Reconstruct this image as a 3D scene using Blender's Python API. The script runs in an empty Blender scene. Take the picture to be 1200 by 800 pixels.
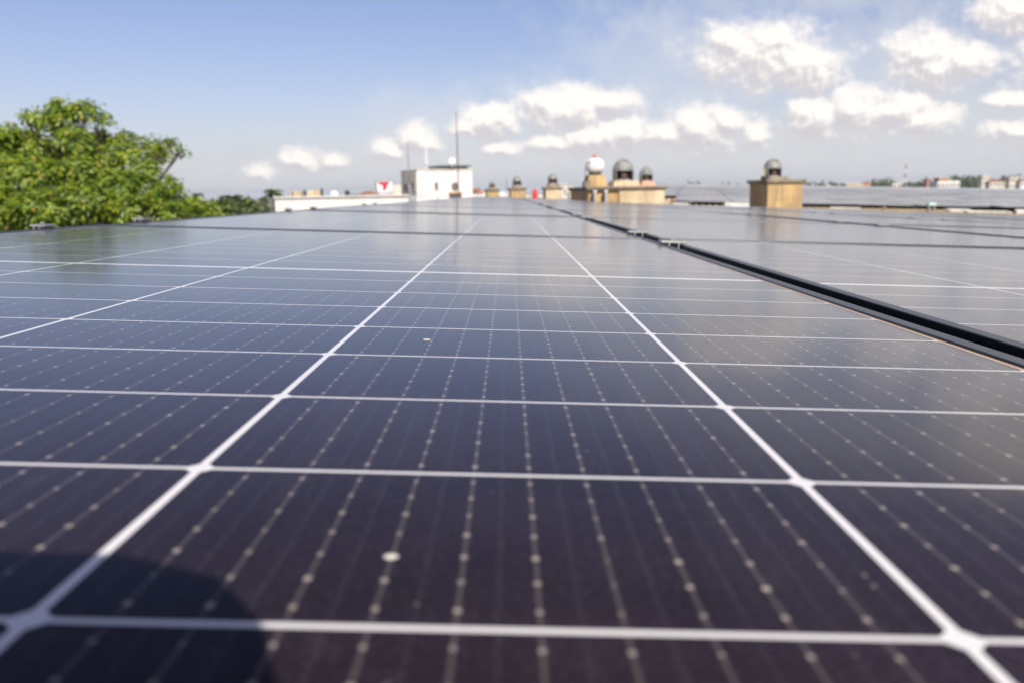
import bpy, math, random
import numpy as np
from mathutils import Matrix, Vector, Euler

R = math.radians
C = bpy.context.scene.collection
scene = bpy.context.scene

# ------------------------------------------------------------------ camera
F = 980.6 / 1200.0                       # focal length in image widths
EYE = 9.0                                # eye height above the ground

def cam_rot(pitch, yaw, roll):
    return (Matrix.Rotation(yaw, 3, 'Z') @ Matrix.Rotation(math.pi/2 + pitch, 3, 'X') @ Matrix.Rotation(roll, 3, 'Z'))

HOR = 225.5                              # row of the level horizon at mid picture (of 800)
RW = cam_rot(-math.atan((400-HOR)/980.6), 0.0, -0.018)      # camera in the world
RP = cam_rot(-0.17327, -0.00898, 0.02654)                   # camera in the plane of the near panels
CAMP = Vector((0.09184, -0.15198, 0.08431))
cam_data = bpy.data.cameras.new('camera')
cam = bpy.data.objects.new('camera', cam_data); C.objects.link(cam)
cam.matrix_world = Matrix.Translation((0, 0, EYE)) @ RW.to_4x4()
cam_data.sensor_width = 36; cam_data.lens = 36*F
cam_data.clip_start = 0.01; cam_data.clip_end = 9000
cam_data.dof.use_dof = True; cam_data.dof.focus_distance = 0.6; cam_data.dof.aperture_fstop = 11.0
scene.camera = cam

# plane of the near roof / panels -> world
M_ARR = Matrix.Translation((0, 0, EYE)) @ (RW @ RP.transposed()).to_4x4() @ Matrix.Translation(-CAMP)

def ray(px, py):
    return RW @ Vector(((px-600)/980.6, (400-py)/980.6, -1))
def at(px, py, D):                       # point seen at (px, py) of a 1200x800 picture, D metres forward
    d = ray(px, py)
    return Vector((0, 0, EYE)) + d*(D/d.y)

# ------------------------------------------------------------------ light
SUN_EL, SUN_AZ = 40, 160                 # azimuth clockwise from +Y
scene.view_settings.view_transform = 'Standard'
scene.view_settings.look = 'None'
scene.view_settings.exposure = 0.8
scene.view_settings.gamma = 1.0
sd = bpy.data.lights.new('sun', 'SUN'); sd.energy = 3.6; sd.angle = R(0.5); sd.color = (1, 0.94, 0.84)
so = bpy.data.objects.new('sun', sd); C.objects.link(so)
to_sun = Vector((math.sin(R(SUN_AZ))*math.cos(R(SUN_EL)), math.cos(R(SUN_AZ))*math.cos(R(SUN_EL)), math.sin(R(SUN_EL))))
so.rotation_euler = to_sun.to_track_quat('Z', 'Y').to_euler(); so.location = (0, -20, 40)

class NT:
    """small helper for writing node trees"""
    def __init__(s, tree): s.t = tree; s.n = tree.nodes; s.l = tree.links
    def new(s, kind, **kw):
        n = s.n.new(kind)
        for k, v in kw.items(): setattr(n, k, v)
        return n
    def link(s, a, b): s.l.new(a, b)
    def put(s, v, sock):
        if isinstance(v, bpy.types.NodeSocket): s.l.new(v, sock)
        else: sock.default_value = v
    def m(s, op, a, b=0.0, c=None, clamp=False):
        n = s.n.new('ShaderNodeMath'); n.operation = op; n.use_clamp = clamp
        s.put(a, n.inputs[0]); s.put(b, n.inputs[1])
        if c is not None: s.put(c, n.inputs[2])
        return n.outputs[0]
    def v(s, op, a, b=None, c=None, out=0):
        n = s.n.new('ShaderNodeVectorMath'); n.operation = op
        s.put(a, n.inputs[0])
        if b is not None: s.put(b, n.inputs[1])
        if c is not None: s.put(c, n.inputs[2])
        return n.outputs[out]
    def step(s, x, lo, hi, a=0.0, b=1.0):
        n = s.n.new('ShaderNodeMapRange'); n.interpolation_type = 'SMOOTHSTEP'
        s.put(x, n.inputs['Value']); s.put(lo, n.inputs['From Min']); s.put(hi, n.inputs['From Max'])
        s.put(a, n.inputs['To Min']); s.put(b, n.inputs['To Max'])
        return n.outputs[0]
    def noise(s, vec, scale, detail=4, rough=0.5, out='Fac'):
        n = s.n.new('ShaderNodeTexNoise'); n.inputs['Scale'].default_value = scale
        n.inputs['Detail'].default_value = detail; n.inputs['Roughness'].default_value = rough
        if vec is not None: s.put(vec, n.inputs['Vector'])
        return n.outputs[out]
    def mix(s, f, a, b, blend='MIX'):
        n = s.n.new('ShaderNodeMix'); n.data_type = 'RGBA'; n.blend_type = blend
        s.put(f, n.inputs[0]); s.put(a, n.inputs[6]); s.put(b, n.inputs[7])
        return n.outputs[2]

def c4(*a): return (a[0], a[1], a[2], 1.0)

world = bpy.data.worlds.new('World'); scene.world = world; world.use_nodes = True
w = NT(world.node_tree); w.n.clear()
sky = w.new('ShaderNodeTexSky', sky_type='NISHITA', sun_disc=False)
sky.sun_elevation = R(SUN_EL); sky.sun_rotation = R(SUN_AZ)
sky.altitude = 0; sky.air_density = 1.0; sky.dust_density = 1.0; sky.ozone_density = 3.0
tc = w.new('ShaderNodeTexCoord').outputs['Generated']
sx = w.new('ShaderNodeSeparateXYZ'); w.link(tc, sx.inputs[0])
yy = w.m('MAXIMUM', sx.outputs['Y'], 0.08)
cx = w.new('ShaderNodeCombineXYZ')
w.put(w.m('DIVIDE', sx.outputs['X'], yy), cx.inputs[0]); w.put(w.m('DIVIDE', sx.outputs['Z'], yy), cx.inputs[1])
uv = cx.outputs[0]
warp = w.noise(uv, 26, 5, 0.55, 'Color')
uvw = w.v('ADD', uv, w.v('MULTIPLY', w.v('SUBTRACT', warp, (0.5, 0.5, 0.5)), (0.034, 0.022, 0)))
# cumulus: (column, row, half width, half height) in the 1200x800 picture
CUM = [(890,66,62,26),(935,78,48,20),(860,50,26,14),(905,45,26,16),(1085,62,36,20),(1130,72,34,19),(1098,78,44,18),(1195,12,46,20),
       (665,128,60,18),(640,120,26,12),(715,122,30,12),(575,142,30,14),(545,150,16,9),(700,162,50,15),(735,155,24,14),(650,168,30,9),(820,150,46,17),(850,142,22,13),(785,155,26,12),
       (885,156,18,10),(960,138,34,18),(1000,130,40,20),(1050,128,42,18),(1085,140,34,12),(945,128,20,12),(1195,155,34,10),(1180,118,20,8),
       (1290,70,80,40),(1300,-60,110,50),(1400,150,90,30),(355,190,18,10),(390,189,15,7),(305,202,12,7),(455,174,20,9),(490,163,22,13),(505,170,12,8),(590,175,22,8)]
VEIL = [(1060,-70,150,50),(800,170,330,30),(560,185,160,22),(1030,85,190,70),(820,60,120,50),(1120,130,160,50),(700,140,140,40),(1040,-30,260,46),(520,150,90,30),(980,58,95,26),(1040,40,60,20),(760,105,60,18),(830,110,70,24),(1000,160,150,18),(740,175,220,18),(1100,178,180,20),(900,186,260,16),(480,186,90,14),
        (350,205,110,12),(1100,100,60,20),(640,190,160,14),(300,215,90,8),(1000,110,60,14),(1100,200,170,12),(20,205,120,10)]
def field(p, blobs):
    acc = None
    for (bx, by, rx, ry) in blobs:
        rx, ry = rx*1.22, ry*1.48
        d = ray(bx, by); cu, cv = d.x/d.y, d.z/d.y
        iu, iv = 980.6/rx, 980.6/ry
        ln = w.v('LENGTH', w.v('MULTIPLY_ADD', p, (iu, iv, 0), (-cu*iu, -cv*iv, 0)), out='Value')
        acc = ln if acc is None else w.m('SMOOTH_MIN', acc, ln, 0.25)
    return w.m('SUBTRACT', 1.0, acc)
fb = w.noise(uv, 40, 9, 0.62)
D1 = w.m('ADD', field(uvw, CUM), w.m('MULTIPLY', w.m('SUBTRACT', fb, 0.5), 1.75))
uvs = w.v('ADD', uvw, (0.004, 0.010, 0))
fb2 = w.noise(w.v('ADD', uv, (0.004, 0.006, 0)), 40, 9, 0.62)
D1s = w.m('ADD', field(uvs, CUM), w.m('MULTIPLY', w.m('SUBTRACT', fb2, 0.5), 1.75))
a1 = w.step(D1, -0.42, 0.55)
lit = w.step(w.m('SUBTRACT', D1, D1s), -0.34, 0.30)
D2 = w.m('ADD', field(uvw, VEIL), w.m('MULTIPLY', w.m('SUBTRACT', w.noise(uv, 30, 6, 0.6), 0.5), 2.0))
a2 = w.m('MULTIPLY', w.step(D2, -0.5, 1.0), 0.52)
# scattered clouds over the rest of the sky (behind and above the camera)
sz = w.m('MAXIMUM', sx.outputs['Z'], 0.06)
cy = w.new('ShaderNodeCombineXYZ'); w.put(w.m('DIVIDE', sx.outputs['X'], sz), cy.inputs[0]); w.put(w.m('DIVIDE', sx.outputs['Y'], sz), cy.inputs[1])
gen = w.noise(cy.outputs[0], 1.1, 7, 0.55)
front = w.step(sx.outputs['Y'], 0.45, 0.62)
a3 = w.m('MULTIPLY', w.step(gen, 0.54, 0.70), w.m('SUBTRACT', 1.0, front))
a3 = w.m('MULTIPLY', a3, w.step(sx.outputs['Z'], 0.02, 0.12, 0.0, 0.8))
infront = w.step(sx.outputs['Y'], 0.1, 0.3)
a1 = w.m('MULTIPLY', w.m('MULTIPLY', a1, infront), w.step(sx.outputs['Z'], -0.01, 0.03))
a2 = w.m('MULTIPLY', a2, infront)
CW, CS = c4(7.6, 7.15, 6.75), c4(4.7, 4.5, 4.7)
SKYMUL = (0.83, 0.71, 0.80)
base = w.mix(1.0, sky.outputs[0], c4(*SKYMUL), 'MULTIPLY')
hz = w.m('POWER', w.m('SUBTRACT', 1.0, w.m('MAXIMUM', sx.outputs['Z'], 0.0), clamp=True), 14.0)
base = w.mix(w.m('MULTIPLY', hz, 0.92), base, c4(4.75, 5.10, 5.45))
col = w.mix(a3, base, c4(6.6, 6.5, 6.6))
col = w.mix(a2, col, c4(5.25, 5.30, 5.50))
col = w.mix(a1, col, w.mix(lit, CS, CW))
bg = w.new('ShaderNodeBackground'); w.link(col, bg.inputs['Color']); bg.inputs['Strength'].default_value = 0.085
wo = w.new('ShaderNodeOutputWorld'); w.link(bg.outputs[0], wo.inputs['Surface'])
world.cycles.sampling_method = 'MANUAL'; world.cycles.sample_map_resolution = 1024

# ------------------------------------------------------------------ materials
def mat(name, col=(0.5, 0.5, 0.5), rough=0.7, metal=0.0, var=0.0, scale=3.0, col2=None, spec=0.5, bump=0.0, bscale=40, streak=None):
    m = bpy.data.materials.new(name); m.use_nodes = True
    t = NT(m.node_tree); b = t.n['Principled BSDF']
    b.inputs['Roughness'].default_value = rough; b.inputs['Metallic'].default_value = metal
    b.inputs['Specular IOR Level'].default_value = spec
    oc = t.new('ShaderNodeTexCoord').outputs['Object']
    if col2 or var:
        c2 = col2 or tuple(max(0, x*(1-var)) for x in col)
        v = oc if streak is None else t.v('MULTIPLY', oc, streak)
        f = t.step(t.noise(v, scale, 8, 0.62), 0.35, 0.68)
        cc = t.mix(f, c4(*col), c4(*c2))
        f2 = t.m('MULTIPLY', t.noise(oc, scale*9, 5, 0.6), 0.35)
        cc = t.mix(f2, cc, c4(*[x*0.6 for x in c2]))
        t.link(cc, b.inputs['Base Color'])
    else: b.inputs['Base Color'].default_value = c4(*col)
    if bump:
        bp = t.new('ShaderNodeBump'); bp.inputs['Strength'].default_value = bump; bp.inputs['Distance'].default_value = 0.02
        t.link(t.noise(oc, bscale, 6, 0.6), bp.inputs['Height']); t.link(bp.outputs[0], b.inputs['Normal'])
    return m

def panel_glass(plain=False):
    m = bpy.data.materials.new('far_panel_glass' if plain else 'solar_cells_under_glass'); m.use_nodes = True
    t = NT(m.node_tree); b = t.n['Principled BSDF']
    oc = t.new('ShaderNodeTexCoord').outputs['Object']
    s = t.new('ShaderNodeSeparateXYZ'); t.link(oc, s.inputs[0])
    X, Y = s.outputs['X'], s.outputs['Y']
    P, Q, HG = 0.184, 0.0925, 0.0045
    GX, GY = 0.0028, 0.0020                     # gaps between the cells
    xx = t.m('ADD', X, 3*P)
    u = t.m('SUBTRACT', t.m('FLOORED_MODULO', xx, P), P/2) if False else t.m('SUBTRACT', t.m('WRAP', xx, P, 0.0), P/2)
    ay = t.m('SUBTRACT', t.m('ABSOLUTE', Y), HG)
    v = t.m('SUBTRACT', t.m('WRAP', ay, Q, 0.0), Q/2)
    au, av = t.m('ABSOLUTE', u), t.m('ABSOLUTE', v)
    c1 = t.m('LESS_THAN', au, P/2-GX/2); c2 = t.m('LESS_THAN', av, Q/2-GY/2)
    c3 = t.m('LESS_THAN', t.m('ADD', au, av), P/2+Q/2-0.0052)
    c4_ = t.m('LESS_THAN', t.m('ABSOLUTE', X), 3*P); c5 = t.m('GREATER_THAN', ay, 0.0); c6 = t.m('LESS_THAN', ay, 9*Q)
    cell = c1
    for k in (c2, c3, c4_, c5, c6): cell = t.m('MULTIPLY', cell, k)
    # busbars: ten per cell, 16.9 mm apart, with solder dots
    B = 0.0169
    bu = t.m('SUBTRACT', t.m('WRAP', t.m('ADD', u, 5*B), B, 0.0), B/2); abu = t.m('ABSOLUTE', bu)
    inb = t.m('LESS_THAN', au, 5*B)
    bus = t.m('MULTIPLY', t.m('LESS_THAN', abu, 0.00032), inb)
    shoulder = t.m('MULTIPLY', t.step(abu, 0.0012, 0.0004), inb)
    DD = 0.01295
    dv = t.m('SUBTRACT', t.m('WRAP', t.m('ADD', v, 3.5*DD), DD, 0.0), DD/2)
    rr = t.m('SQRT', t.m('ADD', t.m('MULTIPLY', bu, bu), t.m('MULTIPLY', t.m('MULTIPLY', dv, dv), 0.6)))
    idn = t.noise(t.v('SNAP', oc, (B, DD, 1.0)), 377, 0)
    dot = t.m('MULTIPLY', t.m('LESS_THAN', rr, t.m('MULTIPLY_ADD', idn, 0.0009, 0.00030)), inb)
    # faint half-way streaks and very fine fingers
    mid = t.m('MULTIPLY', t.m('GREATER_THAN', abu, B/2-0.0006), 0.010)
    fing = t.m('MULTIPLY', t.m('LESS_THAN', t.m('WRAP', ay, 0.0013, 0.0), 0.00035), 0.022)
    geo = t.new('ShaderNodeObjectInfo')
    n1 = t.noise(oc, 5.0, 3, 0.5)
    cellid = t.noise(t.v('SNAP', oc, (P, Q, 1.0)), 91, 0)
    ccol = t.mix(t.step(cellid, 0.35, 0.65), c4(0.0075, 0.0030, 0.0070), c4(0.0165, 0.0085, 0.0150))
    ccol = t.mix(t.m('MULTIPLY', n1, 0.4), ccol, c4(0.012, 0.008, 0.018))
    add = t.m('ADD', mid, fing)
    ccol = t.mix(add, ccol, c4(0.8, 0.74, 0.8))
    ccol = t.mix(t.m('MULTIPLY', shoulder, 0.022), ccol, c4(0.60, 0.52, 0.48))
    ccol = t.mix(t.m('MULTIPLY', bus, 0.09), ccol, c4(0.55, 0.48, 0.44))
    ccol = t.mix(t.m('MULTIPLY', dot, t.m('MULTIPLY_ADD', idn, 0.70, 0.02)), ccol, c4(0.62, 0.54, 0.44))
    edge = t.m('GREATER_THAN', t.m('ABSOLUTE', X), 3*P-0.0006)
    grid = t.mix(edge, c4(0.68, 0.655, 0.64), c4(0.66, 0.44, 0.27))  # tan outer margin paints the warm light fringe along the frame edge
    base = t.mix(cell, grid, ccol)
    # settled dust: soft film, fine specks
    film = t.step(t.noise(oc, 9, 6, 0.65), 0.3, 0.75, 0.001, 0.024)
    grit = t.step(t.noise(oc, 620, 4, 0.75), 0.50, 0.74, 0.0, 0.09)
    spot = t.step(t.noise(oc, 130, 2, 0.5), 0.755, 0.80, 0.0, 0.16)
    run = t.noise(t.v('MULTIPLY', oc, (26, 2.2, 1)), 1.0, 5, 0.65)
    streaks = t.step(run, 0.52, 0.72, 0.0, 0.022)
    blot = t.noise(oc, 38, 5, 0.7); ring = t.m('MULTIPLY', t.step(blot, 0.60, 0.64), t.step(blot, 0.72, 0.66))
    film = t.m('ADD', t.m('ADD', film, streaks), t.m('MULTIPLY', ring, 0.016))
    rim = t.m('MULTIPLY', t.step(t.m('ABSOLUTE', X), 0.49, 0.556), t.step(t.noise(oc, 30, 5, 0.6), 0.3, 0.7, 0.01, 0.07))
    film = t.m('ADD', film, rim)
    dust = t.m('ADD', t.m('ADD', film, grit), spot, clamp=True)
    base = t.mix(dust, base, c4(0.40, 0.33, 0.35))
    if plain: base = t.mix(dust, c4(0.012, 0.010, 0.014), c4(0.38, 0.34, 0.34))
    b.inputs['Specular IOR Level'].default_value = 0.0; b.inputs['Roughness'].default_value = 0.9
    t.link(base, b.inputs['Base Color'])
    # anti-reflective textured cover glass: little mirror seen steeply, strong at grazing angles
    lw = t.new('ShaderNodeLayerWeight'); lw.inputs['Blend'].default_value = 0.5
    fres = t.m('MULTIPLY_ADD', t.m('POWER', lw.outputs['Facing'], 5.6), 0.90, 0.003)
    gl = t.new('ShaderNodeBsdfGlossy'); gl.inputs['Color'].default_value = c4(1, 1, 1)
    ms = t.new('ShaderNodeMixShader'); t.link(fres, ms.inputs[0]); t.link(b.outputs[0], ms.inputs[1]); t.link(gl.outputs[0], ms.inputs[2])
    t.link(ms.outputs[0], t.n['Material Output'].inputs['Surface'])
    rg = t.m('ADD', t.step(t.noise(oc, 7, 5, 0.6), 0.3, 0.7, 0.085, 0.125), t.m('MULTIPLY', dust, 0.8))
    t.link(rg, gl.inputs['Roughness'])
    bp = t.new('ShaderNodeBump'); bp.inputs['Strength'].default_value = 0.05; bp.inputs['Distance'].default_value = 0.001
    t.link(t.noise(oc, 60, 2, 0.5), bp.inputs['Height']); t.link(bp.outputs[0], gl.inputs['Normal'])
    return m

M = {
 'glass_plain': panel_glass(True),
 'glass': panel_glass(),
 'frame': mat('black_anodised_frame', (0.03, 0.032, 0.038), 0.34, 0.6, var=0.3, scale=8),
 'steel': mat('galvanised_clamp', (0.34, 0.34, 0.33), 0.5, 0.5, var=0.25, scale=60),
 'alu': mat('aluminium_rail', (0.62, 0.62, 0.61), 0.35, 0.85, var=0.15, scale=10),
 'rooffelt': mat('grey_roof_sheet', (0.36, 0.34, 0.31), 0.85, col2=(0.24, 0.22, 0.20), scale=1.2, bump=0.3),
 'plaster': mat('ochre_plaster', (0.54, 0.365, 0.16), 0.9, col2=(0.34, 0.225, 0.11), scale=2.2, bump=0.4, bscale=25, streak=(1, 1, 0.45)),
 'plaster_pale': mat('pale_ochre_plaster', (0.66, 0.53, 0.34), 0.9, col2=(0.46, 0.36, 0.22), scale=2.1, bump=0.4, bscale=25, streak=(1, 1, 0.45)),
 'cap': mat('weathered_concrete_cap', (0.32, 0.26, 0.17), 0.9, col2=(0.15, 0.125, 0.10), scale=4, bump=0.4),
 'tin': mat('weathered_sheet_metal', (0.30, 0.31, 0.29), 0.6, 0.0, col2=(0.15, 0.145, 0.13), scale=9),
 'whitepaint': mat('chalky_white_paint', (0.80, 0.78, 0.73), 0.6, var=0.18, scale=6),
 'whitewall': mat('lime_washed_wall', (0.76, 0.745, 0.72), 0.9, col2=(0.66, 0.63, 0.58), scale=0.8, streak=(1, 1, 0.3)),
 'creamwall': mat('stained_cream_wall', (0.72, 0.68, 0.58), 0.9, col2=(0.50, 0.45, 0.36), scale=0.7, streak=(1, 1, 0.3)),
 'greywall': mat('grey_cream_wall', (0.74, 0.68, 0.58), 0.9, col2=(0.52, 0.46, 0.37), scale=0.9, streak=(1, 1, 0.3)),
 'dark': mat('dark_cavity', (0.035, 0.03, 0.028), 0.8, var=0.4),
 'rust': mat('rusty_motor', (0.16, 0.075, 0.045), 0.75, col2=(0.06, 0.035, 0.03), scale=12),
 'orange': mat('orange_primer', (0.60, 0.22, 0.10), 0.6, var=0.3, scale=10),
 'terra': mat('salmon_plaster', (0.62, 0.34, 0.22), 0.85, var=0.25, scale=6),
 'red': mat('red_plastic', (0.75, 0.025, 0.02), 0.45, var=0.15, scale=8),
 'redcloth': mat('crimson_cloth', (0.65, 0.03, 0.06), 0.9, var=0.2, scale=5),
 'whitecloth': mat('white_cloth', (0.78, 0.78, 0.80), 0.9, var=0.12, scale=5),
 'teal': mat('teal_painted_roof', (0.03, 0.11, 0.12), 0.5, var=0.3, scale=2),
 'corr': mat('sunlit_tan_corrugated_sheet', (0.66, 0.50, 0.27), 0.85, col2=(0.45, 0.34, 0.20), scale=1.5, bump=0.3),
 'palesheet': mat('pale_fibre_cement', (0.70, 0.67, 0.58), 0.85, col2=(0.45, 0.43, 0.37), scale=3),
 'mastred': mat('dull_red_pole', (0.20, 0.06, 0.06), 0.6, var=0.2),
 'pole': mat('grey_pole', (0.32, 0.31, 0.32), 0.5, 0.4, var=0.2),
 'brick': mat('red_brick_rubble', (0.34, 0.16, 0.10), 0.9, col2=(0.16, 0.09, 0.06), scale=6),
 'tile': mat('clay_tile_roof', (0.42, 0.14, 0.09), 0.85, col2=(0.28, 0.10, 0.07), scale=0.3),
 'bark': mat('grey_brown_bark', (0.16, 0.125, 0.095), 0.9, col2=(0.07, 0.055, 0.04), scale=8, bump=0.5, streak=(3, 3, 0.6)),
 'bag': mat('black_nylon', (0.015, 0.015, 0.016), 0.7, var=0.2, bump=0.3, bscale=300),
 'glasswin': mat('dark_window', (0.06, 0.06, 0.065), 0.2, var=0.2),
 'shutter': mat('brown_grey_shutter', (0.20, 0.17, 0.14), 0.7, var=0.3),
 'grime': mat('pale_grime', (0.22, 0.19, 0.17), 0.9, var=0.2, scale=300),
 'guano': mat('bird_dropping', (0.68, 0.64, 0.55), 0.8, var=0.2, scale=400),
 'soil': mat('dry_ground', (0.20, 0.155, 0.10), 0.95, col2=(0.075, 0.10, 0.04), scale=0.02),
}
def add_grime(m, col, amount):
    t = NT(m.node_tree); b = t.n['Principled BSDF']; old = b.inputs['Base Color'].links[0].from_socket
    oc = t.new('ShaderNodeTexCoord').outputs['Object']
    run = t.step(t.noise(t.v('MULTIPLY', oc, (9, 9, 0.9)), 1.0, 6, 0.7), 0.50, 0.66)
    blot = t.step(t.noise(oc, 5.5, 7, 0.7), 0.54, 0.66)
    f = t.m('MULTIPLY', t.m('MAXIMUM', run, blot), amount)
    t.link(t.mix(f, old, c4(*col)), b.inputs['Base Color'])
for nm, am in (('plaster', 0.55), ('plaster_pale', 0.40), ('whitewall', 0.22), ('cap', 0.5), ('creamwall', 0.35)):
    add_grime(M[nm], (0.13, 0.105, 0.08), am)
def leaf_mat(name, a, b, c):
    m = bpy.data.materials.new(name); m.use_nodes = True
    t = NT(m.node_tree); p = t.n['Principled BSDF']
    g = t.new('ShaderNodeNewGeometry').outputs['Random Per Island']
    oc = t.new('ShaderNodeTexCoord').outputs['Object']
    cc = t.mix(t.step(g, 0.0, 0.9), c4(*a), c4(*b))
    cc = t.mix(t.step(g, 0.93, 0.98), cc, c4(*c))
    cc = t.mix(t.m('MULTIPLY', t.step(t.noise(oc, 0.9, 4), 0.4, 0.65), 0.45), cc, c4(*a))
    t.link(cc, p.inputs['Base Color']); p.inputs['Roughness'].default_value = 0.45
    tr = t.new('ShaderNodeBsdfTranslucent'); t.link(t.mix(0.5, cc, c4(b[0]*1.5, b[1]*1.6, b[2])), tr.inputs['Color'])
    mx = t.new('ShaderNodeMixShader'); mx.inputs[0].default_value = 0.38
    t.link(p.outputs[0], mx.inputs[1]); t.link(tr.outputs[0], mx.inputs[2])
    t.link(mx.outputs[0], t.n['Material Output'].inputs['Surface'])
    return m
M['leaf'] = leaf_mat('broad_green_leaf', (0.055, 0.115, 0.012), (0.31, 0.385, 0.030), (0.42, 0.30, 0.04))
M['leaf_dark'] = leaf_mat('dark_green_leaf', (0.05, 0.085, 0.02), (0.11, 0.155, 0.03), (0.20, 0.17, 0.04))
M['palmleaf'] = leaf_mat('palm_leaf', (0.045, 0.075, 0.018), (0.10, 0.14, 0.03), (0.24, 0.19, 0.05))

# ------------------------------------------------------------------ mesh helpers
class MB:
    def __init__(s): s.v = []; s.f = []; s.mi = []
    def quadmesh(s, vs, fs):
        o = len(s.v); s.v += [tuple(p) for p in vs]; s.f += [tuple(i+o for i in f) for f in fs]; return s
    def box(s, c, d, rz=0.0, rot=None, taper=1.0):
        x, y, z = (k/2 for k in d); m = rot if rot is not None else Matrix.Rotation(rz, 3, 'Z')
        vs = []
        for sz_ in (-1, 1):
            t = taper if sz_ > 0 else 1.0
            for a, b in ((-1, -1), (1, -1), (1, 1), (-1, 1)):
                vs.append(Vector(c) + m @ Vector((a*x*t, b*y*t, sz_*z)))
        return s.quadmesh(vs, [(0,3,2,1),(4,5,6,7),(0,1,5,4),(1,2,6,5),(2,3,7,6),(3,0,4,7)])
    def lathe(s, prof, n=24, c=(0, 0, 0), skip=None, close=True, wob=0.0):
        vs = []; fs = []
        for (r, z) in prof:
            for k in range(n):
                a = 2*math.pi*k/n; rr = r*(1+wob*(1 if k % 2 else -1)); vs.append((c[0]+rr*math.cos(a), c[1]+rr*math.sin(a), c[2]+z))
        for i in range(len(prof)-1):
            for k in range(n):
                if skip and skip(i, 2*math.pi*(k+.5)/n): continue
                k2 = (k+1) % n; fs.append((i*n+k, i*n+k2, (i+1)*n+k2, (i+1)*n+k))
        if close: fs.append(tuple(reversed(range(n)))); fs.append(tuple((len(prof)-1)*n+k for k in range(n)))
        return s.quadmesh(vs, fs)
    def tube(s, pts, rad, n=8):
        pts = [Vector(p) for p in pts]; vs = []; fs = []
        for i, p in enumerate(pts):
            d = (pts[min(i+1, len(pts)-1)] - pts[max(i-1, 0)]).normalized()
            a = d.orthogonal().normalized(); b = d.cross(a)
            r = rad[i] if isinstance(rad, (list, tuple)) else rad
            if i: # keep frames aligned
                a = (pa - d*pa.dot(d)).normalized(); b = d.cross(a)
            pa = a
            for k in range(n):
                t = 2*math.pi*k/n; vs.append(p + a*math.cos(t)*r + b*math.sin(t)*r)
        for i in range(len(pts)-1):
            for k in range(n):
                k2 = (k+1) % n; fs.append((i*n+k, i*n+k2, (i+1)*n+k2, (i+1)*n+k))
        fs.append(tuple(reversed(range(n)))); fs.append(tuple((len(pts)-1)*n+k for k in range(n)))
        return s.quadmesh(vs, fs)
    def build(s, name, m, parent=None, loc=None, smooth=False, bevel=0.0, matrix=None):
        me = bpy.data.meshes.new(name); me.from_pydata(s.v, [], s.f); me.update()
        if smooth: me.polygons.foreach_set('use_smooth', [True]*len(me.polygons))
        me.materials.append(M[m] if isinstance(m, str) else m)
        o = bpy.data.objects.new(name, me); C.objects.link(o)
        if parent is not None: o.parent = parent
        if loc is not None: o.location = loc
        if matrix is not None: o.matrix_world = matrix
        if bevel:
            b = o.modifiers.new('bevel', 'BEVEL'); b.width = bevel; b.segments = 2; b.limit_method = 'ANGLE'
        return o

def tag(o, label=None, cat=None, group=None, kind=None):
    if label: o['label'] = label
    if cat: o['category'] = cat
    if group: o['group'] = group
    if kind: o['kind'] = kind
    return o
def thing(name, label, cat, loc=(0, 0, 0), rz=0.0, group=None, matrix=None):
    o = bpy.data.objects.new(name, None); C.objects.link(o); o.empty_display_size = 0.2
    o.location = loc; o.rotation_euler = (0, 0, rz)
    if matrix is not None: o.matrix_world = matrix
    return tag(o, label, cat, group)
def copy_tree(o, parent=None):
    c = o.copy(); C.objects.link(c)
    if parent is not None: c.parent = parent
    for ch in list(o.children): copy_tree(ch, c)
    return c
NTH = ['nearest', 'second', 'third', 'fourth', 'fifth', 'sixth', 'seventh', 'eighth', 'ninth', 'tenth', 'eleventh', 'twelfth', 'thirteenth', 'fourteenth', 'fifteenth']
rng = random.Random(7)

# ------------------------------------------------------------------ ground and buildings
gm = MB(); S = 4000
gm.quadmesh([(-S, -S, 0), (S, -S, 0), (S, S, 0), (-S, S, 0)], [(0, 1, 2, 3)])
g = gm.build('ground', 'soil'); g['kind'] = 'structure'

def arr(x, y, z): return M_ARR @ Vector((x, y, z))
# the hall under the near panels: sloping roof deck of corrugated sheets and walls down to the ground
hall = thing('factory_hall', 'large flat roofed hall carrying the near solar panels', 'building', arr(0, 10, 0) - Vector((0, 0, 8.8)))
hall_inv = Matrix.Translation(-hall.location)
ZR = -0.13
def deck(x0, x1, y0, y1, pitch, amp, mtx, z, thick=0.06):
    b = MB(); n = int((x1-x0)/pitch*6); vs = []; fs = []
    for k in range(n+1):
        x = x0 + (x1-x0)*k/n; zz = z + amp*math.cos(2*math.pi*x/pitch)
        for y in (y0, y1):
            vs.append(mtx @ Vector((x, y, zz))); vs.append(mtx @ Vector((x, y, zz-thick)))
    for k in range(n):
        a = k*4; b2 = a+4
        fs += [(a, b2, b2+2, a+2), (a+1, a+3, b2+3, b2+1), (a, a+1, b2+1, b2), (a+2, b2+2, b2+3, a+3)]
    fs += [(0, 2, 3, 1), (n*4, n*4+1, n*4+3, n*4+2)]
    return b.quadmesh(vs, fs)
deck(-0.98, 12.0, -2.5, 74, 0.24, 0.012, hall_inv @ M_ARR, ZR).build('roof', 'rooffelt', hall)
wl = MB()
def wall_prism(b, pts, drop_to, th, inv):
    for i in range(len(pts)):
        p, q = pts[i], pts[(i+1) % len(pts)]
        d = (q-p); d.z = 0; d.normalize(); nrm = Vector((-d.y, d.x, 0))*th
        vs = [p, q, q+nrm, p+nrm]; lo = [Vector((v.x, v.y, drop_to)) for v in vs]
        b.quadmesh([inv @ v for v in lo+vs], [(0,3,2,1),(4,5,6,7),(0,1,5,4),(1,2,6,5),(2,3,7,6),(3,0,4,7)])
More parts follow.
